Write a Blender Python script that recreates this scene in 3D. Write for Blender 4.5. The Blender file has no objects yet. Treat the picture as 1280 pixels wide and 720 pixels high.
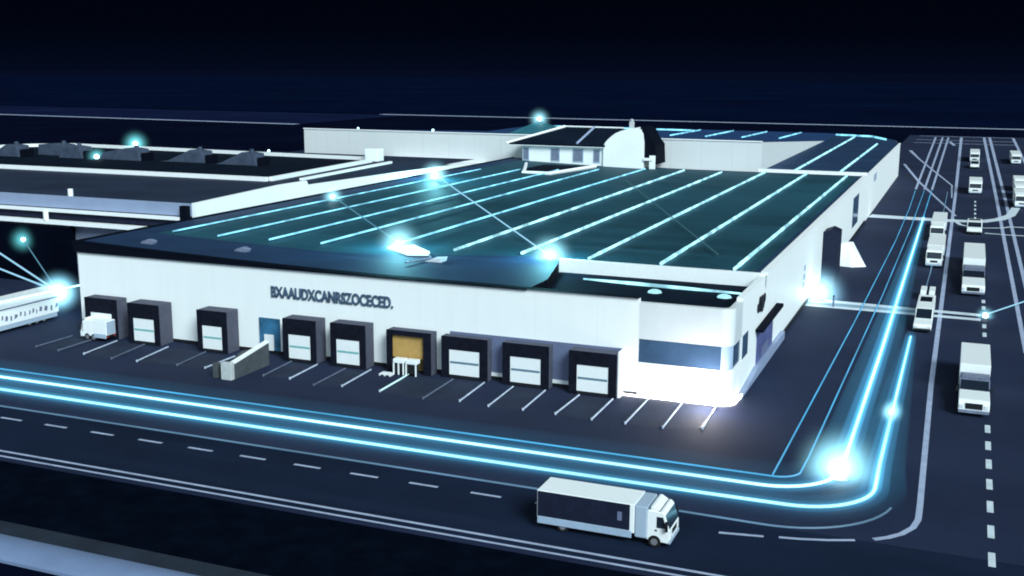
import bpy, bmesh, math, random
from mathutils import Vector, Matrix
random.seed(7)
C = bpy.context.scene.collection
S = bpy.context.scene
R = math.radians

# ------------------------------------------------------------------ materials
def _nodes(name):
    m = bpy.data.materials.new(name); m.use_nodes = True
    nt = m.node_tree
    return m, nt, nt.nodes, nt.links

def mat(name, col, rough=.6, spec=.3, var=.15, scale=.5, metal=0, bump=0, bscale=4, stain=None):
    m, nt, N, L = _nodes(name)
    b = N['Principled BSDF']
    b.inputs['Roughness'].default_value = rough
    b.inputs['Specular IOR Level'].default_value = spec
    b.inputs['Metallic'].default_value = metal
    g = N.new('ShaderNodeNewGeometry')
    n1 = N.new('ShaderNodeTexNoise'); n1.inputs['Scale'].default_value = scale; n1.inputs['Detail'].default_value = 6
    n1.inputs['Roughness'].default_value = .65
    L.new(g.outputs['Position'], n1.inputs['Vector'])
    r = N.new('ShaderNodeValToRGB')
    r.color_ramp.elements[0].position = .3; r.color_ramp.elements[1].position = .7
    r.color_ramp.elements[0].color = [c * (1 - var) for c in col] + [1]
    r.color_ramp.elements[1].color = [min(1, c * (1 + var)) for c in col] + [1]
    L.new(n1.outputs['Fac'], r.inputs['Fac'])
    out = r.outputs['Color']
    if stain:                                  # (colour, scale vector, threshold): streaks and worn patches
        mp = N.new('ShaderNodeMapping'); mp.inputs['Scale'].default_value = stain[1]
        L.new(g.outputs['Position'], mp.inputs['Vector'])
        n2 = N.new('ShaderNodeTexNoise'); n2.inputs['Scale'].default_value = 1; n2.inputs['Detail'].default_value = 5
        L.new(mp.outputs['Vector'], n2.inputs['Vector'])
        r2 = N.new('ShaderNodeValToRGB')
        r2.color_ramp.elements[0].position = stain[2]; r2.color_ramp.elements[1].position = min(1, stain[2] + .2)
        r2.color_ramp.elements[0].color = (0, 0, 0, 1); r2.color_ramp.elements[1].color = (stain[3],) * 3 + (1,)
        L.new(n2.outputs['Fac'], r2.inputs['Fac'])
        mx = N.new('ShaderNodeMixRGB'); mx.inputs[2].default_value = list(stain[0]) + [1]
        L.new(r2.outputs['Color'], mx.inputs[0]); L.new(out, mx.inputs[1])
        out = mx.outputs[0]
    L.new(out, b.inputs['Base Color'])
    if bump:
        n3 = N.new('ShaderNodeTexNoise'); n3.inputs['Scale'].default_value = bscale; n3.inputs['Detail'].default_value = 4
        L.new(g.outputs['Position'], n3.inputs['Vector'])
        bp = N.new('ShaderNodeBump'); bp.inputs['Strength'].default_value = bump; bp.inputs['Distance'].default_value = .1
        L.new(n3.outputs['Fac'], bp.inputs['Height']); L.new(bp.outputs['Normal'], b.inputs['Normal'])
    return m

def panel_mat(name, col, axis, pitch, seam, depth=.16, spec=.3, rough=.5, stripe_z=None):
    """Sheet cladding: vertical panel joints every `pitch` metres, faint streaks of dirt."""
    m, nt, N, L = _nodes(name)
    b = N['Principled BSDF']; b.inputs['Roughness'].default_value = rough
    b.inputs['Specular IOR Level'].default_value = spec
    g = N.new('ShaderNodeNewGeometry'); sx = N.new('ShaderNodeSeparateXYZ'); L.new(g.outputs['Position'], sx.inputs[0])
    md = N.new('ShaderNodeMath'); md.operation = 'PINGPONG'; md.inputs[1].default_value = pitch / 2
    L.new(sx.outputs[axis], md.inputs[0])
    lt = N.new('ShaderNodeMath'); lt.operation = 'LESS_THAN'; lt.inputs[1].default_value = seam
    L.new(md.outputs[0], lt.inputs[0])
    fac = lt.outputs[0]
    sc = N.new('ShaderNodeMath'); sc.operation = 'MULTIPLY'; sc.inputs[1].default_value = depth; L.new(fac, sc.inputs[0])
    mp = N.new('ShaderNodeMapping'); mp.inputs['Scale'].default_value = (.35, .35, .05); L.new(g.outputs['Position'], mp.inputs['Vector'])
    n = N.new('ShaderNodeTexNoise'); n.inputs['Scale'].default_value = 2; n.inputs['Detail'].default_value = 6; L.new(mp.outputs[0], n.inputs['Vector'])
    r = N.new('ShaderNodeValToRGB'); r.color_ramp.elements[0].position = .3; r.color_ramp.elements[1].position = .75
    r.color_ramp.elements[0].color = [c * .965 for c in col] + [1]; r.color_ramp.elements[1].color = list(col) + [1]
    L.new(n.outputs['Fac'], r.inputs['Fac'])
    mx = N.new('ShaderNodeMixRGB'); mx.inputs[2].default_value = [c * .35 for c in col] + [1]
    L.new(sc.outputs[0], mx.inputs[0]); L.new(r.outputs[0], mx.inputs[1]); L.new(mx.outputs[0], b.inputs['Base Color'])
    return m

def emis(name, col, strength, noise=0, nscale=(1, 1, 1)):
    m, nt, N, L = _nodes(name)
    b = N['Principled BSDF']; b.inputs['Base Color'].default_value = (.02, .02, .02, 1)
    b.inputs['Emission Color'].default_value = list(col) + [1]
    b.inputs['Emission Strength'].default_value = strength
    if noise:
        g = N.new('ShaderNodeNewGeometry'); mp = N.new('ShaderNodeMapping'); mp.inputs['Scale'].default_value = nscale
        L.new(g.outputs['Position'], mp.inputs['Vector'])
        n = N.new('ShaderNodeTexNoise'); n.inputs['Scale'].default_value = 1; n.inputs['Detail'].default_value = 3; L.new(mp.outputs[0], n.inputs['Vector'])
        mr = N.new('ShaderNodeMapRange'); mr.inputs[1].default_value = .35; mr.inputs[2].default_value = .65
        mr.inputs[3].default_value = strength * (1 - noise); mr.inputs[4].default_value = strength * (1 + noise)
        L.new(n.outputs['Fac'], mr.inputs[0]); L.new(mr.outputs[0], b.inputs['Emission Strength'])
    return m

def halo_mat(name, col, strength, power):
    """Lit mist standing in for bloom round a lamp: emission falling off from the lamp outwards (object space, unit sphere)."""
    m, nt, N, L = _nodes(name)
    N.remove(N['Principled BSDF']); out = N['Material Output']
    tc = N.new('ShaderNodeTexCoord'); ln = N.new('ShaderNodeVectorMath'); ln.operation = 'LENGTH'
    L.new(tc.outputs['Object'], ln.inputs[0])
    sb = N.new('ShaderNodeMath'); sb.operation = 'SUBTRACT'; sb.inputs[0].default_value = 1; sb.use_clamp = True
    L.new(ln.outputs['Value'], sb.inputs[1])
    pw = N.new('ShaderNodeMath'); pw.operation = 'POWER'; pw.inputs[1].default_value = power; L.new(sb.outputs[0], pw.inputs[0])
    ml = N.new('ShaderNodeMath'); ml.operation = 'MULTIPLY'; ml.inputs[1].default_value = strength; L.new(pw.outputs[0], ml.inputs[0])
    em = N.new('ShaderNodeEmission'); em.inputs['Color'].default_value = list(col) + [1]
    L.new(ml.outputs[0], em.inputs['Strength']); L.new(em.outputs[0], out.inputs['Volume'])
    return m

W_FRONT = panel_mat('white_cladding_front', (.85, .85, .85), 0, 7.2, .05, .07)
W_SIDE = panel_mat('white_cladding_side', (.88, .88, .88), 1, 9, .06, .05)
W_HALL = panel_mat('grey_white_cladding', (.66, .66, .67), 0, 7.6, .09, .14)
W_PLAIN = mat('white_render', (.85, .85, .85), .6, .3, .04, .2)
COPING = mat('white_coping', (.86, .86, .87), .5, .3, .04, 1)
OFFICE = mat('office_white', (.66, .67, .68), .35, .5, .05, .3)
ROOF = mat('roof_membrane', (.014, .034, .080), .7, .2, .22, .12, bump=.1, bscale=1.5, stain=((.034, .085, .15), (.03, .3, .3), .55, .5))
ROOF_HALL = mat('hall_roof_membrane', (.014, .045, .13), .6, .3, .2, .1)
ROOF_DARK = mat('dark_roof_membrane', (.005, .009, .018), .9, .03, .25, .2)
ROOF_LEFT = mat('left_hall_roof', (.017, .026, .050), .7, .2, .25, .08, stain=((.03, .045, .075), (.02, .2, .2), .55, .6))
FASCIA = mat('black_fascia', (.0030, .0045, .010), .8, .04, .1, 1)
LAV = mat('lavender_fascia', (.26, .31, .45), .5, .4, .08, .3)
SHELTER = mat('shelter_side_fabric', (.072, .075, .105), .8, .2, .15, 1.2, bump=.2, bscale=3)
CURTAIN = mat('shelter_curtain', (.008, .009, .017), .9, .04, .3, 1.5, bump=.3, bscale=3)
DOORW = mat('white_dock_door', (.80, .80, .81), .4, .4, .03, 2)
GREENLINE = mat('green_stripe', (.18, .42, .42), .4, .4, .05, 2)
DKLINE = mat('grey_stripe', (.12, .20, .26), .4, .4, .05, 2)
BROWN = mat('brown_roller_door', (.46, .27, .085), .6, .3, .1, 2)
BLUEPANEL = mat('blue_grey_panel', (.13, .15, .25), .5, .4, .08, .4)
GLASS = mat('blue_window_glass', (.045, .085, .155), .15, .6, .25, .25)
GLASS2 = mat('blue_door_glass', (.035, .13, .24), .2, .5, .5, .45)
VIOLET = mat('violet_door', (.09, .10, .24), .4, .4, .25, .5)
NAVY = mat('navy_panel', (.010, .013, .032), .6, .15, .2, 1.5)
PAINT = mat('white_vehicle_paint', (.84, .85, .86), .35, .5, .03, 2)
SKIRT = mat('pale_blue_skirt', (.33, .42, .55), .4, .4, .08, 2)
BULK = mat('pale_grey_panel', (.36, .44, .55), .4, .4, .05, 2)
TYRE = mat('black_rubber', (.010, .010, .012), .85, .2, .2, 4)
RIM = mat('steel_rim', (.35, .35, .38), .4, .5, .1, 4, metal=.6)
VGLASS = mat('dark_vehicle_glass', (.012, .018, .03), .12, .6, .2, 2)
BLACK = mat('black_plastic', (.008, .009, .013), .6, .3, .2, 2)
GREYM = mat('grey_load', (.16, .18, .26), .5, .3, .3, 1.5)
LENS = mat('headlight_lens', (.7, .72, .75), .15, .6, .05, 4)
REDL = mat('red_lens', (.25, .01, .01), .3, .5, .1, 4)
CONC = mat('pale_concrete', (.45, .46, .47), .8, .2, .15, 1.5, bump=.2)
CONC_D = mat('grey_green_concrete', (.060, .068, .078), .8, .2, .25, 1.2, bump=.2)
BLACKWALL = mat('black_cladding', (.0018, .0030, .0075), .9, .0, .3, .2)
UNITS = mat('dull_grey_housing', (.050, .066, .105), .7, .2, .3, .5)
LETTER = mat('sign_letter_paint', (.05, .085, .14), .5, .3, .1, 1)

ASPH = mat('asphalt', (.0115, .0180, .0455), .82, .18, .22, .045, bump=.25, bscale=5, stain=((.0175, .0245, .055), (.012, .06, .1), .48, .9))
ROADM = mat('falloff_asphalt', (.0050, .0105, .0285), .85, .10, .3, .05, bump=.25, bscale=5, stain=((.0088, .016, .040), (.02, .3, .1), .5, .8))  # light falloff away from the building put into the road colour
PAD = mat('bay_asphalt', (.016, .023, .046), .8, .2, .25, .25, bump=.2)
PAINTL = mat('road_paint', (.34, .38, .52), .7, .3, .18, .6, stain=((.12, .14, .2), (.7, .7, .7), .6, .6))
PAINTW = mat('white_road_paint', (.55, .60, .66), .7, .3, .15, .5, stain=((.2, .22, .28), (.5, .5, .5), .62, .6))
PAINTD = mat('dim_road_paint', (.12, .155, .27), .7, .2, .25, .3)
TERR = mat('dark_terrain', (.0024, .0038, .013), 1, 0, .3, .02)
VERGE = mat('dark_verge', (.0019, .0036, .0085), 1, .0, .35, .4, bump=.15, bscale=2)
STREAK = mat('pale_streak_tone', (.15, .20, .33), .8, .2, .10, .25)
STREAK_D = mat('grey_streak_edge', (.016, .022, .036), .8, .2, .3, .3)

CY = (.05, .50, .95); CY2 = (.14, .66, 1.0); CW = (.45, .85, 1.0)
LED_ROOF = emis('led_roof', (.20, .62, .84), 1.3, .5, (.4, .22, .4))
LED_ROOF_B = emis('led_roof_bright', (.33, .74, .88), 1.3, .5, (.4, .35, .4))
LED_LANE = emis('led_lane', (.30, .72, .92), 1.7, .35, (.03, .05, .1))
LED_LANE_B = emis('led_lane_bright', (.40, .78, .95), 2.0, .35, (.04, .05, .1))
LED_THIN = emis('led_thin', (.045, .32, .60), 1.0, .25, (.08, .08, .1))
LED_EDGE = emis('led_edge', (.10, .22, .36), .75, .2, (.1, .1, .1))
LED_BULB = emis('led_bulb', (.75, 1.0, 1.0), 14)
LED_SMALL = emis('led_small', (.5, .95, 1.0), 4)
BEAM = emis('beam', (.30, .62, .85), .9)
BEAM_F = emis('beam_faint', (.12, .38, .55), .55)
BEAM_B = emis('beam_bright', (.4, .85, 1.0), 2.5)
SPILL_GLOW = emis('spill_glow', (1.0, .95, .90), 11)
SKYL = emis('lit_skylight', (.55, .9, 1.0), 1.4)
HALO = halo_mat('halo_cyan', (.10, .62, .85), 1, 2.6)
HALOS = {}

# ------------------------------------------------------------------ mesh builder
class M:
    def __init__(s): s.bm = bmesh.new()
    def poly(s, pts): return s.bm.faces.new([s.bm.verts.new(p) for p in pts])
    def box(s, x0, x1, y0, y1, z0, z1):
        v = [s.bm.verts.new(p) for p in ((x0, y0, z0), (x1, y0, z0), (x1, y1, z0), (x0, y1, z0), (x0, y0, z1), (x1, y0, z1), (x1, y1, z1), (x0, y1, z1))]
        for f in ((3, 2, 1, 0), (4, 5, 6, 7), (0, 1, 5, 4), (1, 2, 6, 5), (2, 3, 7, 6), (3, 0, 4, 7)): s.bm.faces.new([v[i] for i in f])
        return s
    def prism(s, pts, a, b, axis='y'):
        """pts: 2-D outline; axis y -> (x,z), axis x -> (y,z), axis z -> (x,y)"""
        def P(p, t): return (p[0], t, p[1]) if axis == 'y' else (t, p[0], p[1]) if axis == 'x' else (p[0], p[1], t)
        A = [s.bm.verts.new(P(p, a)) for p in pts]; B = [s.bm.verts.new(P(p, b)) for p in pts]
        n = len(pts)
        s.bm.faces.new(A); s.bm.faces.new(B[::-1])
        for i in range(n): s.bm.faces.new([A[i], B[i], B[(i + 1) % n], A[(i + 1) % n]])
        return s
    def tube(s, pts, rad, n=8, cap=True):
        pts = [Vector(p) for p in pts]; rings = []
        for i, p in enumerate(pts):
            t = (pts[min(i + 1, len(pts) - 1)] - pts[max(i - 1, 0)]).normalized()
            u = t.cross(Vector((0, 0, 1)));  u = u.normalized() if u.length > 1e-4 else Vector((1, 0, 0))
            w = u.cross(t).normalized(); r = rad[i] if isinstance(rad, (list, tuple)) else rad
            rings.append([s.bm.verts.new(p + u * (r * math.cos(2 * math.pi * k / n)) + w * (r * math.sin(2 * math.pi * k / n))) for k in range(n)])
        for a, b in zip(rings, rings[1:]):
            for k in range(n): s.bm.faces.new([a[k], a[(k + 1) % n], b[(k + 1) % n], b[k]])
        if cap: s.bm.faces.new(rings[0][::-1]); s.bm.faces.new(rings[-1])
        return s
    def cyl(s, c, r, h, axis='z', n=16, r2=None):
        c = Vector(c); ax = {'x': Vector((1, 0, 0)), 'y': Vector((0, 1, 0)), 'z': Vector((0, 0, 1))}[axis]
        return s.tube([c - ax * h / 2, c + ax * h / 2], [r, r if r2 is None else r2], n)
    def ball(s, c, r, sub=2, sz=1):
        bmesh.ops.create_icosphere(s.bm, subdivisions=sub, radius=r, matrix=Matrix.Translation(c) @ Matrix.Diagonal((1, 1, sz, 1)))
        return s
    def band(s, pts, w, z):
        """flat ribbon of width w (number or list) following a ground polyline"""
        P = [Vector((p[0], p[1], 0)) for p in pts]; prev = None
        for i, p in enumerate(P):
            t = (P[min(i + 1, len(P) - 1)] - P[max(i - 1, 0)]).normalized(); nrm = Vector((-t.y, t.x, 0))
            ww = (w[i] if isinstance(w, (list, tuple)) else w) / 2
            a = s.bm.verts.new((p.x + nrm.x * ww, p.y + nrm.y * ww, z)); b = s.bm.verts.new((p.x - nrm.x * ww, p.y - nrm.y * ww, z))
            if prev: s.bm.faces.new([prev[0], prev[1], b, a])
            prev = (a, b)
        return s
    def build(s, name, m, parent=None, bevel=0, smooth=False, world=True, kind=None):
        bm = s.bm
        bmesh.ops.recalc_face_normals(bm, faces=bm.faces)
        if bevel:
            ed = [e for e in bm.edges if len(e.link_faces) == 2 and e.calc_face_angle(0) > .5]
            bmesh.ops.bevel(bm, geom=ed, offset=bevel, segments=2, affect='EDGES', profile=.6)
        if world and parent:
            o = parent; off = Vector((0, 0, 0))
            while o: off += o.location; o = o.parent
            bmesh.ops.translate(bm, vec=-off, verts=bm.verts)
        me = bpy.data.meshes.new(name); bm.to_mesh(me); bm.free()
        if smooth: me.polygons.foreach_set('use_smooth', [True] * len(me.polygons))
        me.materials.append(m)
        o = bpy.data.objects.new(name, me); C.objects.link(o)
        if parent: o.parent = parent
        if kind: o['kind'] = kind
        return o

def recenter(o):
    """put a single-mesh thing's origin at its base"""
    vs = o.data.vertices; n = len(vs)
    c = Vector((sum(v.co.x for v in vs) / n, sum(v.co.y for v in vs) / n, min(v.co.z for v in vs)))
    for v in vs: v.co -= c
    o.location = c

def tag(o, label, cat, group=None):
    o['label'] = label; o['category'] = cat
    if group: o['group'] = group
    return o
def thing(name, label, cat, loc=(0, 0, 0), rz=0, group=None):
    o = bpy.data.objects.new(name, None); C.objects.link(o); o.empty_display_size = .5
    o.location = loc; o.rotation_euler = (0, 0, rz)
    return tag(o, label, cat, group)
def solo(o, label, cat, group=None): recenter(o); return tag(o, label, cat, group)
def arc(cx, cy, r, a0, a1, n=10):
    return [(cx + r * math.cos(R(a0 + (a1 - a0) * i / n)), cy + r * math.sin(R(a0 + (a1 - a0) * i / n))) for i in range(n + 1)]
def copy_tree(o, parent=None):
    c = o.copy(); C.objects.link(c); c.parent = parent
    for ch in list(o.children): copy_tree(ch, c)
    return c

# ------------------------------------------------------------------ ground, yard, roads
def struct(name, mb, m): return mb.build(name, m, None, kind='structure')
g = M(); g.poly([(-6000, -600, -.30), (6000, -600, -.30), (6000, 9000, -.30), (-6000, 9000, -.30)]); struct('terrain', g, TERR)
y = M(); y.prism([(-420, 71.6), (60, 71.6), (60, 640), (-30, 640), (-30, 470), (-260, 470), (-260, 139), (-420, 139)], -.28, 0, 'z'); struct('yard_asphalt', y, ASPH)
v = M()
nx, ny = 90, 8
grid = [[v.bm.verts.new((-160 + 200 * i / nx, 61 + 10.4 * j / ny, (-.20 + .05 * math.sin(i * 1.7 + j) * math.sin(j * 1.1)))) for j in range(ny + 1)] for i in range(nx + 1)]
for i in range(nx):
    for j in range(ny): v.bm.faces.new([grid[i][j], grid[i + 1][j], grid[i + 1][j + 1], grid[i][j + 1]])
struct('grass_verge', v, VERGE)
# low pale footpath in the foreground corner, rounded on top; pale tone stands in for a light streak
p = M(); prof = [(58.9 - 3.4 * i / 10, .04 + .42 * math.sin(math.pi * i / 10) ** .8) for i in range(11)]
prof = [(58.9, -.2)] + prof + [(55.5, -.2)]; p.prism(prof, -200, -44, 'x'); struct('streak_strip', p, STREAK)
p = M(); p.box(-200, -38, 58.95, 60.9, -.28, -.02); struct('streak_strip_edge', p, STREAK_D)
p = M(); p.poly([(-1400, 600, .02), (-380, 588, .02), (-380, 730, .02), (-1400, 745, .02)]); struct('far_road', p, mat('far_asphalt', (.006, .010, .035), .9, 0, .3, .02))
p = M(); p.band([(-1400, 612), (-640, 605), (-380, 585)], 7, .05); struct('far_road_edge_line', p, PAINTL)
p = M(); p.band([(-404, 735), (-200, 733), (29, 729), (260, 726)], 9, .05); struct('far_boundary_line', p, PAINTL)

p = M(); p.poly([(-1500, 748, .0), (900, 735, .0), (2500, 3200, .0), (-3500, 3200, .0)]); struct('far_glow_ground', p, mat('horizon_glow_navy', (.0016, .0044, .018), 1, 0, .3, .006))  # navy horizon glow put into the colour of a far ground sheet
p = M(); p.poly([(-420, 71.62, .004), (60, 71.62, .004), (60, 83.1, .004), (-420, 83.1, .004)]); struct('road', p, ROADM)

def ss(a): return [(x, yy) for x, yy in a]
mk = M()
mk.band([(-200, 73.0), (40, 73.0)], .34, .012); mk.band([(-200, 71.95), (40, 71.95)], .30, .012); struct('double_edge_line', mk, PAINTL)
mk = M()
x = -100.0
while x < -29:
    mk.band([(x, 80.5), (x + 2.75, 80.5)], .34, .012); x += 5.78
struct('lane_dashes', mk, PAINTL)
mk = M()
yy = 82.0
while yy < 118:
    mk.band([(3.85, yy), (3.85, yy + 2.6)], .5, .012); yy += 5.4
for yy in (157.5, 163, 176, 181): mk.band([(3.85, yy), (3.85, yy + 2.6)], .5, .012)
for yy in range(258, 330, 9): mk.band([(2.6, yy), (2.6, yy + 4)], .45, .012)
struct('lane_dashes', mk, PAINTW)
mk = M()
mk.band([(-4.2, 628), (-2.6, 340), (-1.9, 130), (-1.45, 92), (-1.45, 89), (-1.75, 87.2), (-2.5, 85.6), (-3.4, 84.5), (-4.4, 83.7)], [1.3, .75, .55] + [.5] * 6, .012)
mk.band([(-5.7, 83.0), (-7.6, 82.2), (-9.6, 81.6), (-11.1, 81.3)], .36, .012); mk.band([(-12.2, 81.0), (-15.5, 80.4)], .36, .012)
mk.band([(6.7, 632), (8.0, 336), (8.6, 150)], [1.3, .8, .55], .012)
mk.band([(9.36, 634), (10.2, 336), (10.4, 150)], [1.3, .8, .55], .012)
mk.band([(20.5, 634), (20.2, 500), (19.5, 300)], [1.3, .9, .6], .012)
struct('lane_line', mk, PAINTL)
mk = M()
for xs in ((-16.6, -13.7), (-13.2, -11.3), (-10.4, -9.2)): mk.band([(xs[0], 626), (xs[1], 350)], [.9, .6], .010)
for yq in (575, 600, 634): mk.band([(-25, yq), (20.5, yq)], 1.6, .014)
mk.band([(-22, 442), (-14, 375), (-1.7, 289)], [.9, .8, .5], .016); mk.band([(-23.7, 518), (-18, 470), (-4, 366), (-3.4, 330)], [1.4, .8, .5, .3], .018)
mk.band([(-6.5, 560), (-9, 590)], 1.4, .018)
struct('thin_route_line', mk, PAINTL)
mk = M()
mk.band([(-21.0, 169.0), (3.4, 168.4)], 1.6, .02); mk.band([(-21.0, 173.2), (3.4, 171.6)], 1.8, .02)
mk.band([(-21.0, 281), (-3, 279.5), (4, 281), (8, 287), (10.6, 296), (12.6, 316)], [6, 5, 3.6, 2.8, 2.2, 2.0], .02)
mk.band([(-2.4, 283), (-.5, 273), (3, 269), (8, 271), (10, 274), (26, 274)], [.8, 1, 1, 1, 1.2, 1.2], .022)
mk.band([(4.6, 261), (9, 260), (30, 260)], 1, .022)
struct('painted_walkway', mk, PAINTW)
mk = M(); mk.band([(-21.0, 171.1), (-3.0, 170.4)], 2.8, .014); struct('painted_walkway_infill', mk, mat('walkway_grey', (.2, .28, .34), .7, .2, .1, .5))

# ------------------------------------------------------------------ main warehouse
def zr(x): return 10.8 + max(0, (-60 - x) / 48) ** 1.5 * 1.2
WH = thing('warehouse', 'large white warehouse with dark striped roof and a row of loading docks along its front', 'warehouse', (-64, 113, 0))
front = M(); front.box(-108, -31.3, 113, 113.5, 0, 10.8)
front.build('front_wall', W_FRONT, WH)
f = M(); f.box(-108, -31.3, 112.86, 112.995, .0, .42); f.build('plinth', BLACK, WH)
f = M(); f.box(-21.19, -21.02, 146.2, 187.9, 0, .5); f.box(-21.19, -21.02, 193.1, 267.6, 0, .6); f.build('plinth', BLACK, WH)
f = M(); f.box(-21.9, -21.2, 118.0, 267.6, 0, 10.6); f.build('side_wall', W_SIDE, WH)
f = M(); f.box(-108, -107.5, 113.6, 267.6, 0, 11.8); f.build('side_wall', W_SIDE, WH)
f = M(); f.box(-107.4, -22, 267, 267.6, 0, 10.5); f.build('rear_wall', W_PLAIN, WH)
f = M(); f.box(-22.0, -21.12, 133.2, 267.7, 10.603, 11.0); f.build('side_coping', COPING, WH)
# roof surface, following the shallow rise to the left, cut out over the office
roof = M()
xs = [-108.4 + i * 3.2 for i in range(20)]; xs = [x for x in xs if x < -47.4]
cols = xs + [-47.3]
def strip(xa, xb, ya_a, ya_b, yb):
    roof.poly([(xa, ya_a, zr(xa)), (xb, ya_b, zr(xb)), (xb, yb, zr(xb)), (xa, yb, zr(xa))])
for a, b in zip(cols, cols[1:]): strip(a, b, 112.75, 112.75, 267.0)
strip(-47.3, -44.2, 112.75, 112.75, 132.6 - 13); roof.poly([(-47.3, 119.6, 10.8), (-44.2, 119.6, 10.8), (-47.3, 132.6, 10.8)])
strip(-47.3, -22.0, 132.6, 132.6, 267.0)
roof.build('roof', ROOF, WH)
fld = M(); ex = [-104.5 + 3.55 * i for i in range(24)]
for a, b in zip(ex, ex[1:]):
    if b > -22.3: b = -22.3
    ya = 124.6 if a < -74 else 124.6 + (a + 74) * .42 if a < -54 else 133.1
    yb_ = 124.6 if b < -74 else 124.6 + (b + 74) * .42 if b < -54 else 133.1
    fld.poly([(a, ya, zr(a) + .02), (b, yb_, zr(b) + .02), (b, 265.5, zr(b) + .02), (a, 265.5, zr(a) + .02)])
fld.build('roof_glow_field', mat('teal_glow_tone', (.0125, .055, .079), .65, .2, .42, .03, bump=.1, bscale=1.2, stain=((.024, .085, .12), (.02, .25, .3), .52, .6)), WH)  # teal glow of strips and lamps put into the roof colour
f = M()                                                          # dark verge and fascia
pts = [(x, zr(x) - .02) for x in cols] + [(-44.2, 10.78)]
f.prism(pts + [(-44.2, 10.72), (-60, 10.72), (-108.4, 10.76)][::1], 112.7, 112.98, 'y'); f.build('front_fascia', FASCIA, WH)
f = M(); f.prism([(112.75, 12.2), (267, 12.2), (267, 11.75), (112.75, 11.75)], -108.7, -108.2, 'x'); f.build('verge_trim', FASCIA, WH)
f = M()
for a, b in zip(cols, cols[1:]): f.poly([(a, 112.72, zr(a) + .05), (b, 112.72, zr(b) + .05), (b, 114.2, zr(b) + .05), (a, 114.2, zr(a) + .05)])
f.poly([(-47.3, 112.72, 10.85), (-31.3, 112.72, 10.85), (-31.3, 114.0, 10.85), (-47.3, 114.0, 10.85)])
f.build('roof_edge_flashing', FASCIA, WH)
# white step down to the office roof
f = M(); f.box(-47.3, -21.2, 132.1, 132.6, 9.3, 11.0); f.build('roof_step_wall', COPING, WH)
f = M(); f.prism([(-47.3, 132.1), (-44.2, 119.6), (-44.2, 113.6), (-44.5, 113.6), (-44.5, 119.6), (-47.6, 132.1)], 9.3, 10.78, 'z'); f.build('roof_step_side', FASCIA, WH)
f = M(); f.poly([(-47.2, 113.5, 9.3), (-21.8, 113.5, 9.3), (-21.8, 132.1, 9.3), (-47.2, 132.1, 9.3)]); f.build('office_roof', ROOF_DARK, WH)
f = M(); f.tube([(-42.5, 127.6, 9.55), (-36, 127.2, 9.55), (-29.3, 126.7, 9.55), (-22.4, 126.2, 9.55)], [.10, .22, .2, .1], 6); f.build('light_strip', LED_ROOF_B, WH)

# rounded glazed corner office
def corner(inset, z0, z1, yb=118.0, r=1.4):
    """outer skin of the rounded corner block, as an extruded outline"""
    i = inset
    o = [(-31.3, 113 + i)] + arc(-21.2 - i - (r - i), 113 + i + (r - i), r - i, -90, 0, 10) + [(-21.2 - i, yb)]
    inn = [(-21.9, yb)] + arc(-22.6, 114.4, .7, 0, -90, 8) + [(-31.3, 113.6)]
    return o + inn
for z0, z1, nm, mm in ((6.4, 10.4, 'office_wall', OFFICE), (0.0, 3.8, 'office_wall', W_PLAIN)):
    f = M(); f.prism(corner(0, z0, z1), z0, z1, 'z'); f.build(nm, mm, WH)
f = M(); f.prism(corner(.12, 3.8, 6.4), 3.803, 6.397, 'z'); win = f.build('office_window', GLASS, WH)
f = M()
pp = arc(-22.6, 114.4, 1.33, -80, -12, 6); f.prism(pp + arc(-22.6, 114.4, 1.2, -12, -80, 6), 3.81, 6.39, 'z')
f.build('window_mullion', SKIRT, win)
f = M(); f.box(-21.9, -21.2, 118.0, 133, 10.603, 10.75); f.build('side_coping', COPING, WH)
f = M(); f.box(-21.25, -21.13, 118.6, 121.6, 3.8, 6.4); f.build('side_window', GLASS, WH)
f = M(); f.tube([(-33, 112.6, .14)] + [(p_[0], p_[1], .14) for p_ in arc(-22.6, 114.4, 1.75, -90, 0, 10)] + [(-20.85, 117.5, .14)], .10, 6); f.build('added_spill_strip', SPILL_GLOW, WH)  # glowing strip added for the spill light at the corner

wl = bpy.data.lights.new('added_spill_light', 'POINT'); wl.energy = 2000; wl.color = (1.0, .93, .92); wl.shadow_soft_size = .6  # point light without a fixture, added to brighten the corner foot
wo = bpy.data.objects.new('added_spill_light', wl); C.objects.link(wo); wo.parent = WH; wo.location = Vector((-23.2, 110.6, 2.1)) - WH.location
# roof light strips: lamps in rows along the roof
for i, (sx, sy, ey) in enumerate([(-102.3, 125.3, 232), (-95.0, 125.7, 238), (-87.5, 127, 243), (-80, 128.1, 250), (-71, 130, 258), (-62, 132, 260), (-52.9, 133.3, 259), (-43.6, 132.9, 264), (-34.2, 132.9, 264), (-25.1, 132.9, 262)]):
    f = M(); z = zr(sx) + .38; yq = sy
    bright = i >= 5
    while yq < ey:
        ln = random.uniform(3.2, 5.2) if not bright else random.uniform(2.0, 5.0)
        w = .115 + .010 * i + (random.uniform(0, .05) if bright else 0)
        f.tube([(sx, yq, z), (sx, min(yq + ln, ey + .1), z)], w, 6); yq += ln + (.10 if not bright else random.uniform(.12, .5))
    f.build('light_strip', LED_ROOF_B if bright else LED_ROOF, WH)
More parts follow.
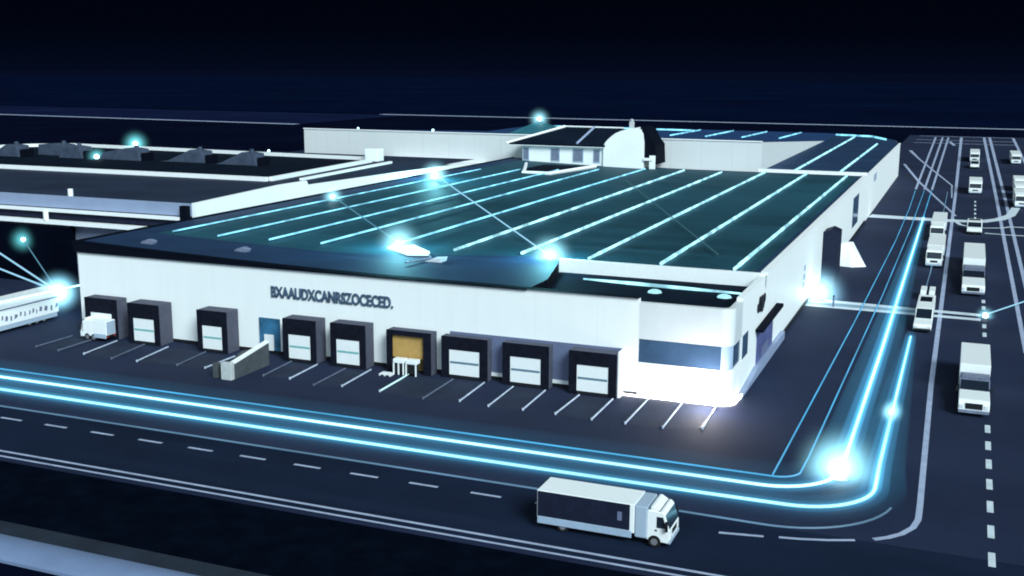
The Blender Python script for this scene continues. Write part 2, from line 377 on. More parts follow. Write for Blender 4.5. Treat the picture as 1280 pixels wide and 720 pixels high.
# roof vents, lit skylight
for vx, vy in ((-100.1, 117.6), (-86.5, 119.4)):
    f = M(); z = zr(vx); f.prism([(vx - 1.1, z - .1), (vx + .9, z - .1), (vx + 1.1, z + .35), (vx + .2, z + .6), (vx - .7, z + .3)], vy - .5, vy + .5, 'y'); f.build('roof_vent', GREYM, WH, bevel=.05)
f = M(); f.prism([(-62.9, 10.7), (-60.4, 10.7), (-60.2, 11.35), (-61.6, 11.2)], 124.4, 126.2, 'y'); f.build('roof_vent', PAINTW, WH, bevel=.05)
f = M(); f.prism([(-71.4, 130.6), (-66.2, 126.6), (-63.6, 127.6), (-64.2, 129.2), (-68.6, 133.4)], zr(-71) + .05, zr(-71) + .35, 'z'); f.build('skylight', SKYL, WH, bevel=.06)
f = M(); f.tube([(-64.2, 128.6, 11.05), (-62.4, 126, 11.05), (-63.4, 120.8, 11.2)], .12, 6); f.build('roof_pipe', GREYM, WH)

# sign
cu = bpy.data.curves.new('sign_text', 'FONT'); cu.body = 'BXAAUDXCANRSZOCECED.'; cu.size = 1.85; cu.extrude = .05; cu.offset = .012; cu.bevel_depth = .06; cu.bevel_resolution = 0; cu.space_character = 1.0
to = bpy.data.objects.new('sign_text', cu); C.objects.link(to)
bpy.context.view_layer.update()
me = bpy.data.meshes.new_from_object(to.evaluated_get(bpy.context.evaluated_depsgraph_get()))
bpy.data.objects.remove(to)
w0 = max(v_.co.x for v_ in me.vertices); sc = 16.9 / w0
for v_ in me.vertices:
    px, pz, pd = v_.co.x * sc, v_.co.y * 1.0, v_.co.z
    v_.co = (-77.9 + px + 64, 112.94 - pd - 113, 7.2 + pz)
me.materials.clear(); me.materials.append(LETTER)
so = bpy.data.objects.new('sign_lettering', me); C.objects.link(so); so.parent = WH

# docks
docks = [(-105.4, -100.2, 111.0), (-97.9, -93.0, 110.4), (-87.2, -82.8, 110.5), (-74.8, -70.2, 110.7), (-68.3, -63.6, 110.9), (-61.0, -55.3, 111.3), (-54.1, -48.4, 111.7), (-46.5, -41.0, 111.6), (-38.5, -33.1, 111.2)]
for i, (x0, x1, yf) in enumerate(docks):
    top = 5.25
    f = M(); t = .22; yb = 112.85
    if i == 5: top = 5.0
    if i > 5: top = 4.85
    f.box(x0, x0 + t, yf, yb, 0, top); f.box(x1 - t, x1, yf, yb, 0, top); f.box(x0 + t, x1 - t, yf, yb, top - t, top)
    sh = f.build('dock_shelter', SHELTER, WH, bevel=.03)
    if i == 5:
        f = M(); f.box(x0 + .6, x1 - .95, 111.6, 111.8, 1.75, 4.45); f.build('roller_door', BROWN, sh)
        f = M(); f.box(x0 + .6, x1 - .95, 112.55, 112.8, .1, 2.1); f.build('door_opening', mat('warm_interior', (.30, .2, .08), .7, .2, .2, 2), sh)
        f = M(); f.box(x0 - .03, x0 + .62, yf - .1, yf - .003, .0, 4.448); f.box(x1 - .97, x1 + .03, yf - .1, yf - .003, 0, 4.448); f.box(x0 - .03, x1 + .03, yf - .1, yf - .003, 4.45, 5.05)
        f.build('door_frame', CURTAIN, sh, bevel=.03)
        continue
    wd = (x1 - x0) * .66; xm = x0 + (x1 - x0) * .5; a, b = xm - wd / 2, xm + wd / 2; dz = 3.35
    f = M(); f.box(x0 - .02, a, yf - .14, yf - .003, 0, top + .02); f.box(b, x1 + .02, yf - .14, yf - .003, 0, top + .02); f.box(a, b, yf - .14, yf - .003, dz, top + .02)
    f.build('curtain', CURTAIN, sh, bevel=.03)
    f = M(); f.box(a, b, yf - .09, yf + .1, .42, dz); d = f.build('dock_door', DOORW, sh)
    f = M(); f.box(a + .1, b - .1, yf - .105, yf - .092, 1.75, 2.0); f.build('door_stripe', DKLINE if i > 5 else GREENLINE, d)
    f = M(); f.box(a, b, yf - .2, yf + .1, .05, .4); f.build('dock_bumper', BLACK, sh)
f = M(); f.box(-53.6, -33.0, 112.9, 112.99, .85, 5.15); f.build('wall_panel', BLUEPANEL, WH)
f = M(); f.box(-53.6, -33.0, 112.80, 112.99, .43, .84); f.build('wall_sill', COPING, WH)
f = M(); f.box(-33.05, -32.85, 111.4, 112.99, 0, 5.1); f.build('wall_fin', COPING, WH)
f = M(); f.box(-79.7, -76.6, 112.82, 112.99, .43, 4.45); d = f.build('entrance_door', GLASS2, WH)
f = M(); f.box(-78.9, -77.6, 112.6, 112.8, .43, 2.4); f.build('door_leaf', DOORW, d)
f = M(); f.box(-76.55, -76.35, 112.7, 112.99, .43, 4.5); f.build('door_jamb', COPING, d)

# side wall features
def side(name, mm, y0, y1, z0, z1, t=.12, parent=WH):
    f = M(); f.box(-21.195, -21.195 + t, y0, y1, z0, z1); return f.build(name, mm, parent)
d = side('side_door', VIOLET, 127.6, 138.6, .3, 5.2); side('door_leaf', BLUEPANEL, 131, 135, .3, 2.3, .2, d)
f = M(); f.prism([(126.5, 5.1), (141.5, 5.25), (141.5, 5.65), (126.5, 5.4)], -21.19, -20.3, 'x'); f.build('door_canopy', FASCIA, WH)
side('tall_window', GLASS, 238, 249, 2.6, 8.8)
f = M(); f.prism([(116, .0), (146, .0), (146, 1.0), (126, 1.0)], -21.19, -20.6, 'x'); f.build('side_ramp', LAV, WH)
f = M()
for q in range(9):
    a = q * 2 * math.pi / 9; f.cyl((-21.12, 129.7 + 2.3 * math.cos(a) * (1 if q % 2 else .6), 7.9 + .55 * math.sin(a)), .55 if q % 2 else .42, .16, 'x', 10)
f.cyl((-21.12, 129.7, 7.9), .95, .2, 'x', 12); f.build('wall_emblem', BLACK, WH)
f = M()
for q in range(3): f.box(-21.19, -21.08, 166 + q * .1, 167.4, 3 + q * 1.3, 3.8 + q * 1.3)
f.build('wall_marking', BULK, WH)
f = M(); f.prism([(-21.19, .3), (-18.7, .3), (-18.7, 8.5), (-19.9, 9.0), (-21.19, 8.5)], 188.0, 193, 'y'); po = f.build('side_porch', NAVY, WH, bevel=.1)
f = M(); f.box(-20.6, -19.0, 186, 188, 0, 1.2); f.box(-20.6, -18.7, 184, 186, 0, .7); f.build('porch_step', CONC_D, WH)
f = M(); f.box(-21.19, -18.7, 188.01, 192.9, 0, .29); f.build('porch_base', BLACK, WH)

# ------------------------------------------------------------------ halls behind
RH = thing('low_rear_hall', 'low hall behind the warehouse with teal striped roof and white wall facing the road', 'hall', (-60, 268, 0))
outl = [(-46, 268.2), (-21.2, 268.2), (-21.2, 392), (-24, 412), (-34, 432), (-50, 444), (-172, 452), (-172, 395.6), (-46, 395.6)]
f = M(); f.prism(outl, 0, 10.4, 'z'); f.build('wall', W_SIDE, RH)
f = M(); f.poly([(a, b, 10.62) for a, b in [(-46, 268.4), (-21.5, 268.4), (-21.5, 392), (-24.3, 411.7), (-34.2, 431.6), (-46, 441)]]); f.build('roof', ROOF, RH)
f = M(); f.poly([(a, b, 10.62) for a, b in [(-46, 441), (-50.1, 443.6), (-172, 451.6), (-172, 395.6), (-46, 395.6)]]); f.build('roof', ROOF_HALL, RH)
f = M(); f.box(-46, -21.2, 267.75, 268.5, 10.4, 11.5); f.build('parapet', COPING, RH)
f = M(); f.box(-21.6, -21.1, 268.6, 392, 10.4, 10.85); f.build('side_coping', COPING, RH)
for sx, a, b in ((-38.5, 271, 420), (-28, 271, 385)):
    f = M(); yq = a
    while yq < b:
        ln = random.uniform(5, 11); f.tube([(sx, yq, 10.75), (sx, min(yq + ln, b), 10.75)], .28, 6); yq += ln + .8
    f.build('light_strip', LED_ROOF_B, RH)
f = M(); f.tube([(-46, 430, 10.9), (-33, 425, 10.9), (-27, 409, 10.9)], .35, 6); f.build('light_strip', LED_ROOF, RH)
f = M(); f.tube([(-170, 440, 10.8), (-120, 436, 10.8), (-100, 434, 10.8)], .4, 6); f.build('light_strip', LED_ROOF, RH)
for sx in (-62, -75, -88, -101): 
    f = M(); f.tube([(sx, 400, 10.8), (sx + 2, 440, 10.8)], .25, 6); f.build('light_strip', LED_ROOF, RH)
f = M(); f.box(-21.15, -21.05, 288, 295, 7.6, 9.4); f.build('wall_marking', BULK, RH)

TH = thing('tall_rear_hall', 'tall windowless pale hall standing behind the striped roof', 'hall', (-110, 272, 0))
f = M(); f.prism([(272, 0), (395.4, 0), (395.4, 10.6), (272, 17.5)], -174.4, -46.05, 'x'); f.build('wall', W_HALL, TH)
f = M(); f.poly([(-174.5, 272.3, 17.56), (-46, 272.3, 17.56), (-46, 395.4, 10.7), (-174.5, 395.4, 10.7)]); f.build('roof', ROOF_HALL, TH)
f = M(); f.box(-174.5, -46, 271.8, 272.3, 17.503, 17.75); f.build('coping', COPING, TH)
f = M(); f.box(-146, -118, 268.6, 271.9, 9.4, 10.2); f.build('ledge', COPING, TH)
f = M()
bs = [f.bm.verts.new(q) for q in ((-114, 274, 17.3), (-95, 274, 17.3), (-95, 286, 16.6), (-114, 286, 16.6))]; ap = f.bm.verts.new((-106, 279, 21.0))
for k in range(4): f.bm.faces.new([bs[k], bs[(k + 1) % 4], ap])
f.build('roof_pyramid', mat('teal_roof', (.02, .10, .13), .5, .3, .2, .3), TH)

HS = thing('rooftop_house', 'small white house with dark sloping roof standing on the warehouse roof', 'house', (-91, 266, 10.8))
f = M(); f.box(-104, -82.6, 262, 270, 10.86, 16.3); f.build('wall', W_PLAIN, HS)
E_ = [(-107.6, 261.0, 16.2), (-82.2, 261.0, 16.2), (-80.0, 268.5, 20.1), (-95.0, 268.5, 20.1)]
f = M(); tp = [f.bm.verts.new(q) for q in E_]; bt = [f.bm.verts.new((q[0], q[1] + .1, q[2] - .35)) for q in E_]
f.bm.faces.new(tp); f.bm.faces.new(bt[::-1])
for k in range(4): f.bm.faces.new([tp[k], bt[k], bt[(k + 1) % 4], tp[(k + 1) % 4]])
rf = f.build('roof', ROOF_DARK, HS)
f = M(); f.poly([(-107.6, 261.02, 16.1), (-95, 268.52, 20.05), (-95, 270.6, 20.05), (-107.6, 270.6, 16.1)]); f.poly([(-95, 268.52, 20.05), (-80, 268.52, 20.05), (-80, 270.9, 18.9), (-95, 270.9, 18.9)]); f.build('rear_slope', ROOF_DARK, rf)
f = M(); f.tube([(-107.9, 260.9, 16.15), (-95, 268.5, 20.25)], .38, 6); f.build('roof_verge', COPING, rf)
f = M(); f.tube([(-95, 268.6, 20.25), (-79.5, 268.6, 20.2)], .22, 6); f.build('roof_ridge', COPING, rf)
f = M(); f.tube([(-89.4, 261.2, 16.5), (-87.2, 268.4, 20.25)], .3, 6); f.build('roof_rail', LAV, rf)
f = M(); f.box(-107.6, -82.2, 261.0, 261.98, 15.7, 15.83); f.build('soffit', COPING, rf)
tw = [(-82.55, 10.86), (-82.55, 16.3), (-81.9, 17.3), (-80.9, 18.3), (-79.6, 19.3), (-78.2, 19.9), (-76.4, 20.4), (-74.4, 20.7), (-73.4, 20.4), (-72.7, 19.2), (-72.45, 17), (-72.4, 10.86)]
f = M(); f.prism(tw, 261.4, 270.9, 'y'); f.build('curved_gable', W_PLAIN, HS)
f = M(); f.prism([(-73.6, 20.9), (-72.1, 20.4), (-71.0, 18.2), (-69.7, 16.6), (-69.4, 12.0), (-72.3, 13.5), (-72.35, 17.5), (-73.2, 20.25)], 262, 270.8, 'y'); f.build('dark_buttress', FASCIA, HS)
f = M(); f.box(-70.9, -69.6, 261.2, 262, 11, 14.2); f.box(-72.3, -70, 261, 261.9, 13.0, 13.6); f.build('side_pipe', COPING, HS)
for wx, ww in ((-103.0, 1.7), (-95.2, 2.4), (-89.2, 2.8), (-84.4, 1.7)):
    f = M(); f.box(wx - ww / 2, wx + ww / 2, 261.9, 262.0, 11.9, 15.3); wn = f.build('window', BULK, HS)
    f = M(); f.box(wx - ww / 2 + .2, wx + ww / 2 - .2, 261.85, 261.898, 12.2, 15.0); f.build('pane', GREYM, wn)
f = M(); f.box(-77.2, -76.2, 265, 266, 20.4, 22.0); f.ball((-76.7, 265.5, 22.2), .5, 1); f.build('chimney', CONC, HS)
BAY = tag(bpy.data.objects.new('roof_hatch', None), 'dark glazed roof hatch with white rim in front of the rooftop house', 'hatch'); C.objects.link(BAY); BAY.location = (-90, 240, 11.1)
f = M(); f.prism([(-101, 256), (-92.5, 234.5), (-86.5, 234.5), (-83.0, 256)], 11.2, 11.6, 'z'); f.build('glazing', ROOF_DARK, BAY)
f = M(); f.tube([(-100.6, 256, 11.6), (-92.7, 234.2, 11.6), (-86.3, 234.2, 11.6), (-82.8, 256, 11.6)], .45, 6); f.build('rim', COPING, BAY)

# ------------------------------------------------------------------ left hall and black annexe
LH = thing('flat_roofed_hall', 'long dark flat roofed hall with white edges left of the warehouse', 'hall', (-150, 139, 0))
f = M(); f.box(-235, -109.6, 139, 245, 0, 9.4); f.build('wall', mat('grey_wall', (.16, .18, .26), .6, .3, .1, .3), LH)
f = M(); f.prism([(138.7, 9.0), (241, 9.0), (241, 12.7), (205, 13.5), (170.5, 14.1), (170, 14.9), (162, 14.95), (138.7, 14.3)], -109.4, -108.75, 'x'); f.build('side_wall', W_SIDE, LH)
f = M(); f.box(-235, -109.45, 138.6, 139, 12.25, 14.2); f.build('fascia', LAV, LH)
f = M(); f.box(-235, -111.0, 137.6, 138.58, 11.65, 12.1); f.build('gutter', COPING, LH)
f = M(); f.box(-235, -111.5, 138.2, 138.95, 10.5, 11.6); f.build('clerestory', NAVY, LH)
f = M(); f.box(-235, -110.0, 137.2, 138.95, 9.7, 10.3); f.build('lower_gutter', COPING, LH)
f = M(); f.poly([(-235, 139, 13.2), (-109.45, 139, 13.2), (-109.45, 245, 13.2), (-235, 245, 13.2)]); f.build('roof', ROOF_LEFT, LH)
f = M(); f.box(-235, -109.45, 139.02, 139.8, 13.2, 13.6); f.build('roof_edge_shadow_gap', FASCIA, LH)
for wx, zz0, zz1, yq in ((-134, 13.6, 15.3, 139.6), (-137.4, 10.3, 11.7, 137.45)):
    f = M(); f.cyl((wx, yq, (zz0 + zz1) / 2), .42, zz1 - zz0, 'z', 10); f.build('vent_post', COPING, LH)
f = M(); f.box(-110.9, -109.6, 137.6, 138.5, 10.4, 13.9); f.build('downpipe_box', FASCIA, LH)
# raised parapet ring on the roof
def rim(pts, w, z0, z1, name='parapet', m_=COPING):
    for a, b in zip(pts, pts[1:]):
        a, b = Vector((*a, 0)), Vector((*b, 0)); t = (b - a).normalized(); n = Vector((-t.y, t.x, 0)) * w / 2
        f = M(); f.prism([(a + n)[:2], (b + n)[:2], (b - n)[:2], (a - n)[:2]], z0, z1, 'z'); f.build(name, m_, LH)
rim([(-240, 179.4), (-124.2, 180.2)], 1.1, 13.22, 14.0); rim([(-123.8, 181.0), (-127.6, 226.5)], .9, 13.22, 14.0)
rim([(-119.0, 184), (-122.0, 226.0)], .7, 13.22, 13.7)
rim([(-128.4, 231), (-226.8, 237.2)], .9, 13.22, 14.0); rim([(-227.8, 237), (-237, 228)], .9, 13.22, 14.0); rim([(-237.4, 227), (-240, 200)], .9, 13.22, 14.0)
f = M(); f.poly([(-239, 181, 13.24), (-125, 181, 13.24), (-129, 230.4, 13.24), (-227, 236.5, 13.24), (-237, 227, 13.24)]); f.build('sunken_roof', ROOF_DARK, LH)
f = M(); f.box(-129.6, -126.2, 227.4, 230.4, 13.3, 16.2); f.build('corner_turret', COPING, LH, bevel=.15)
# plant housings inside the ring
for nm_, lb, ux, uy, w_, sl in (('a', 'dull grey plant housing at the far left end of the hall roof', -214, 205, 8, 1.2), ('b', 'tall dim plant housing second from the left end of the hall roof', -206.5, 212, 9, 0), ('c', 'squarish plant housing left of the low lamp on the hall roof', -196.5, 207.5, 7, .3),
                           ('d', 'long low plant housing right of the low lamp on the hall roof', -182.5, 208, 12, 1.0), ('e', 'wedge shaped plant housing right of centre on the hall roof', -166, 209.5, 12.5, 2.4), ('f', 'arrow shaped plant housing at the right end of the hall roof', -150.5, 208.5, 11, 2.0)):
    t_ = thing('rooftop_unit', lb, 'rooftop unit', (ux, uy, 13.26), 0, 'plant housings on the hall roof')
    f = M(); h_ = 2.6
    f.prism([(ux - w_ / 2, 13.27), (ux + w_ / 2, 13.27), (ux + w_ / 2 - .6, 13.27 + h_), (ux + w_ / 2 - 3.8, 13.27 + h_ + .3), (ux - w_ / 2 + .4 + sl * .8, 13.27 + h_ - sl)], uy - 2, uy + 2, 'y'); f.build('housing', UNITS, t_, bevel=.12)
    f = M(); f.box(ux + w_ / 2 + .1, ux + w_ / 2 + 1.2, uy - 1.6, uy + 1.6, 13.27, 13.27 + h_ * .7); f.build('intake_box', FASCIA, t_, bevel=.06)
    f = M(); f.cyl((ux + w_ / 2 - 2.4, uy, 13.27 + h_ + .5), .5, .8, 'z', 10); f.build('fan_cowl', UNITS, t_)

AN = thing('black_annexe', 'plain black box building behind the parked trailer at the left edge', 'building', (-165, 138, 0))
f = M(); f.box(-235, -132.6, 137.0, 138.55, 0, 9.3); f.build('wall', BLACKWALL, AN)
f = M(); f.box(-235, -132.5, 136.9, 138.56, 9.303, 9.6); f.build('roof_edge', FASCIA, AN)

# ------------------------------------------------------------------ entrance stair, kerb guides, bays
ST = thing('entrance_stair', 'grey walled entrance stair with pale end post in front of the blue door', 'stair', (-76, 104.5, 0))
f = M(); f.prism([(101.4, 0), (108.2, 0), (108.2, 2.75), (101.4, 1.8)], -75.7, -75.2, 'x'); f.build('side_wall', CONC_D, ST)
f = M(); f.prism([(101.4, 1.803), (108.2, 2.753), (108.2, 2.95), (101.4, 2.0)], -75.75, -75.15, 'x'); f.build('wall_coping', COPING, ST)
f = M(); f.box(-76.6, -75.2, 100.7, 101.38, 0, 2.0); f.build('end_post', CONC, ST, bevel=.08)
f = M(); f.box(-77.9, -77.3, 100.9, 101.8, 0, 1.7); f.build('newel_post', CONC_D, ST, bevel=.08)
f = M(); f.prism([(101.9, 0), (108, 0), (108, 1.6)] + [(108 - .85 * k, 1.6 - .23 * (k - 1) - .0) if k % 1 == 0 else 0 for k in range(1, 7)], -78.4, -75.72, 'x'); f.build('steps', CONC_D, ST)

gx = [(-107.0, 103.8, -107.0, 110.0, 0), (-103.0, 103.4, -103.2, 109.9, 0), (-98.9, 103.4, -99.8, 110.2, 1), (-94.2, 102.9, -95.3, 110.1, 0), (-90.6, 103.2, -91.7, 110.2, 1), (-85.0, 103.6, -85.8, 110.0, 0), (-81.2, 103.9, -81.2, 109.6, 1), (-73.0, 103.8, -73.5, 110.3, 0), (-69.5, 103.9, -69.9, 110.3, 1), (-65.6, 102.7, -65.9, 110, 0), (-62.5, 103.6, -62.9, 110.8, 1), (-57.7, 103.5, -57.9, 110.6, 2), (-52.1, 102.9, -52.3, 110.8, 0), (-48.1, 103.6, -48.5, 111, 1), (-44.6, 103.2, -44.9, 110.8, 1), (-40.8, 103.4, -41.1, 110.8, 1), (-37.2, 103.4, -37.1, 110.6, 1), (-33.2, 103.1, -33.3, 110.6, 1), (-29.7, 103.2, -29.8, 112.4, 1), (-25.9, 103.4, -26.1, 112.6, 1), (-22.2, 104.6, -22.5, 112.8, 1)]
ordn = 'first second third fourth fifth sixth seventh eighth ninth tenth eleventh twelfth thirteenth fourteenth fifteenth sixteenth seventeenth eighteenth nineteenth twentieth twenty-first'.split()
GK = [mat('kerb_grey', (.09, .11, .16), .7, .3, .3, 1), mat('kerb_white', (.40, .45, .56), .7, .3, .25, 1), emis('kerb_lit', (.55, .9, .95), 1.0)]
for k, (x0, y0, x1, y1, c) in enumerate(gx):
    look = ('dull grey', 'whitish', 'glowing white')[c]
    t_ = thing('kerb_guide', '%s wheel guide kerb, %s from the left along the dock fronts' % (look, ordn[k]), 'kerb guide', (x0, y0, 0), 0, 'wheel guide kerbs in front of the docks')
    f = M(); f.tube([(x0, y0, .10), (x1, y1, .10)], .095, 6); f.build('rail', GK[c], t_)
    f = M(); f.box(x0 - .30, x0 - .10, y0, y1 if abs(x1 - x0) < .3 else y0 + (y1 - y0) * .4, 0.004, .1); f.build('base', BLACK, t_)  # black strip standing in for the shadow left of the rail
    f = M(); f.cyl((x0, y0 - .06, .12), .12, .24, 'z', 10); f.build('end_stop', GK[min(c, 1)], t_)
mk = M()
for a, b in ((0, 1), (2, 3), (4, 5), (5, 6), (7, 8), (9, 10), (11, 12), (12, 13), (14, 15), (16, 17), (18, 19), (19, 20)):
    A, B = gx[a], gx[b]; mk.poly([(A[0] + .2, A[1], .006), (B[0] - .4, B[1], .006), (B[2] - .4, B[3] - .1, .006), (A[2] + .2, A[3] - .1, .006)])
struct('loading_bay_surface', mk, PAD)

# ------------------------------------------------------------------ light lanes on the ground
def lane(label, pts, rad, z, m_, group='light lines along the roads', n=8):
    f = M(); f.tube([(a, b, z) for a, b in pts], rad, n); o = f.build('light_line', m_); return solo(o, label, 'light line', group)
def lane_halo(pts, layers):
    par = bpy.context.scene.collection.objects[-1]
    for rad, m_ in layers:
        f = M(); f.tube([(a, b, .42) for a, b in pts], rad, 12); o = f.build('halo', m_, par)
def glow_volume(name, col, s):
    m, nt, N, L = _nodes(name); N.remove(N['Principled BSDF'])
    em = N.new('ShaderNodeEmission'); em.inputs['Color'].default_value = list(col) + [1]; em.inputs['Strength'].default_value = s
    L.new(em.outputs[0], N['Material Output'].inputs['Volume']); return m
GLOW_MID = glow_volume('lane_glow_mid', (.07, .38, .70), .055); GLOW_INNER = glow_volume('lane_glow_inner', (.08, .42, .68), .20); GLOW_WIDE = glow_volume('lane_glow_wide', (.05, .30, .50), .016); GLOW_CORE = glow_volume('lane_glow_core', (.12, .55, .80), .75)  # volumes added to imitate the bloom and ground glow of the lanes
def taper(pts, r0, r1): return [r0 + (r1 - r0) * i / (len(pts) - 1) for i in range(len(pts))]
pts = [(-180 + 6 * i, 90.7) for i in range(27)] + arc(-14.3, 96.7, 6.0, -90, 0, 12) + [(-8.2, 102 + 14 * i) for i in range(4)] + [(-8.2 - .004 * (160 + 12 * i - 144), 160 + 12 * i) for i in range(11)]
lane('broad bright cyan light line bending at the glowing corner lamp', pts, [.12] * 40 + taper(pts[40:], .14, .07), .42, LED_LANE_B); lane_halo(pts, [([2.1] * 30 + taper(pts[30:40], 2.1, 2.6) + taper(pts[40:], 2.6, .8), GLOW_WIDE), ([.46] * 40 + taper(pts[40:], .58, .28), GLOW_INNER), ([.23] * 40 + taper(pts[40:], .26, .14), GLOW_CORE), ([.9] * 30 + taper(pts[30:40], .9, 1.2) + taper(pts[40:], 1.2, .5), GLOW_MID)])
pts = [(-180 + 6 * i, 87.0) for i in range(28)] + arc(-11.6, 93.6, 6.5, -88, 0, 12) + [(-5.2, 100 + 13 * i) for i in range(5)]
lane('second broad cyan light line, on the truck side of the brighter one', pts, [.12] * 40 + taper(pts[40:], .13, .08), .42, LED_LANE); lane_halo(pts, [([2.1] * 30 + taper(pts[30:40], 2.1, 2.6) + taper(pts[40:], 2.6, .8), GLOW_WIDE), ([.46] * 40 + taper(pts[40:], .58, .32), GLOW_INNER), ([.23] * 40 + taper(pts[40:], .26, .14), GLOW_CORE), ([.9] * 30 + taper(pts[30:40], .9, 1.2) + taper(pts[40:], 1.2, .7), GLOW_MID)])
pts = [(-180, 94.1), (-60, 94.1), (-16.5, 94.0)] + arc(-13.6, 96.1, 2.1, -90, -10, 6) + [(-11.4, 100), (-10.8, 180), (-10.7, 260), (-11.2, 345)]
lane('thin blue light line nearest the docks, bending up along the side road', pts, .085, .1, LED_THIN)
pts = [(-13.7, 94.4), (-13.0, 160), (-12.6, 240), (-12.9, 300), (-13.6, 345)]
lane('thin blue light line nearest the warehouse side wall', pts, .085, .1, LED_THIN)
pts = [(-180, 83.2), (-60, 83.2), (-19.5, 83.2)] + arc(-12.6, 92.3, 9.2, -92, -12, 12)
lane('dim thin line along the dashed road, ending at the bend', pts, .085, .1, LED_EDGE)
pts = [(-8.9, 285), (-9.2, 345)]
lane('faint short light line on the far side road', pts, .12, .12, LED_THIN)
pts = [(-5.0, 164), (-4.6, 205), (-4.7, 300), (-4.8, 345)]
lane('pale thin line running under the small white convoy', pts, .10, .12, LED_EDGE)

# ------------------------------------------------------------------ lamps
def glow_light(o, up, watts, col=(.25, .85, 1.0), rad=.8):
    l = bpy.data.lights.new('lamp_light', 'POINT'); l.energy = watts; l.color = col; l.shadow_soft_size = rad
    lo = bpy.data.objects.new('lamp_light', l); C.objects.link(lo); lo.parent = o; lo.location = (0, 0, up)
def lamp(label, loc, r, hr, hs, bulb=LED_BULB, base=True, power=3.6, col=(.30, .72, .86)):
    t_ = thing('glowing_lamp', label, 'lamp', loc, 0, 'glowing lamps'); big = r > .8 and loc[2] == 0
    if not big: r *= .72; hr *= .8; hs *= .75
    f = M(); f.ball((loc[0], loc[1], loc[2] + r), r, 2); f.build('bulb', bulb, t_, smooth=True)
    if base: f = M(); f.cyl((loc[0], loc[1], loc[2] + .04), r * 1.25, .08 + .12 * r, 'z', 14); f.build('base', BLACK, t_)
    if hr:
        key = (round(hs, 3), round(hr, 2), power, col)
        if key not in HALOS: HALOS[key] = halo_mat('halo', col, hs / hr, power)
        f = M(); bmesh.ops.create_icosphere(f.bm, subdivisions=3, radius=1); o = f.build('halo', HALOS[key], t_, world=False)
        o.location = (0, 0, r); o.scale = (hr, hr, hr)
    return t_
lamp('largest glowing white lamp at the road bend', (-8.3, 96.0, 0), .85, 5.0, 8)
o = lamp('stretched glowing light spot on the second light line beside the side road', (-5.28, 116.5, .15), .26, 2.6, 5)
o.children[0].scale = (1, 2.6, 1)
for ch in o.children:
    if ch.name.startswith('halo'): ch.scale = (1.7, 4.6, 1.7)
lamp('bright white lamp at the foot of the side wall beside the walkway', (-20.0, 173.5, 0), .95, 6.0, 9, col=(.35, .75, 1.0))
lamp('small bright lamp at the far end of the walkway', (4.0, 170.0, 0), .50, 2.4, 5)
glow_light(lamp('bright lamp on the roof edge at the left end of the white step', (-48.6, 132.2, 10.85), .50, 5.0, 11), 3.2, 5000)
glow_light(lamp('bright lamp on the lit skylight at the roof front', (-69.4, 130.4, 11.45), .46, 5.5, 8), 3.2, 5000)
glow_light(lamp('glowing lamp on the outermost roof strip near the left hall, farther one', (-102.3, 208.5, 12.2), .75, 5.5, 10), 3.5, 7000)
lamp('glowing lamp on the outermost roof strip near the left hall, nearer one', (-102.3, 168, 12.2), .50, 3.6, 6)
lamp('glowing lamp on the far rim of the dark hall roof', (-203.5, 236.2, 14.0), .85, 6.0, 7, col=(.14, .56, .62))
lamp('glowing lamp among the plant housings on the hall roof', (-189.5, 206.5, 13.3), .7, 4.2, 5, col=(.14, .56, .62))
lamp('pale small lamp on the far rim near the corner turret of the hall roof', (-160, 233.4, 14.0), .45, 0, 0, LED_SMALL)
lamp('glowing lamp on the peak of the teal roof pyramid', (-106, 279, 20.9), .75, 5.0, 6)
lamp('lamp shining where the trailer roof meets the warehouse corner', (-117.2, 118.4, 3.0), .7, 5.0, 16, base=False, col=(.3, .75, 1.0))
WL = thing('glowing_lamp', 'small round lamp high on the black annexe wall', 'lamp', (-141.5, 136.6, 7.0), 0, 'glowing lamps')
f = M(); f.ball((-141.5, 136.35, 7.0), .32, 2); f.build('bulb', LED_BULB, WL, smooth=True)
f = M(); f.cyl((-141.5, 136.85, 7.0), .3, .3, 'y', 12); f.build('bracket', BLACK, WL)
f = M(); bmesh.ops.create_icosphere(f.bm, subdivisions=3, radius=1); o = f.build('halo', halo_mat('halo', (.12, .56, .62), 3.2 / 3.0, 3.4), WL, world=False); o.scale = (3.0, 3.0, 3.0); o.location = (0, -.25, 0)
for lx, ly, lb in ((-32.4, 123.4, 'shallow glowing dome lamp on the office roof, the left one'), (-24.4, 123.8, 'shallow glowing dome lamp on the office roof, the right one')):
    t_ = thing('dome_lamp', lb, 'lamp', (lx, ly, 9.3), 0, 'dome lamps on the office roof')
    f = M(); f.ball((lx, ly, 9.42), .85, 2, .5); f.build('dome', emis('dome_light', (.35, .72, .85), 1.0), t_, smooth=True)
    f = M(); f.cyl((lx, ly, 9.38), .95, .14, 'z', 18); f.build('collar', BLACK, t_)
lamp('small lamp on the right part of the tall hall coping', (-134, 272.2, 17.8), .45, 0, 0, LED_SMALL)
lamp('small lamp on the left part of the tall hall coping', (-157, 272.2, 17.8), .40, 0, 0, LED_SMALL)

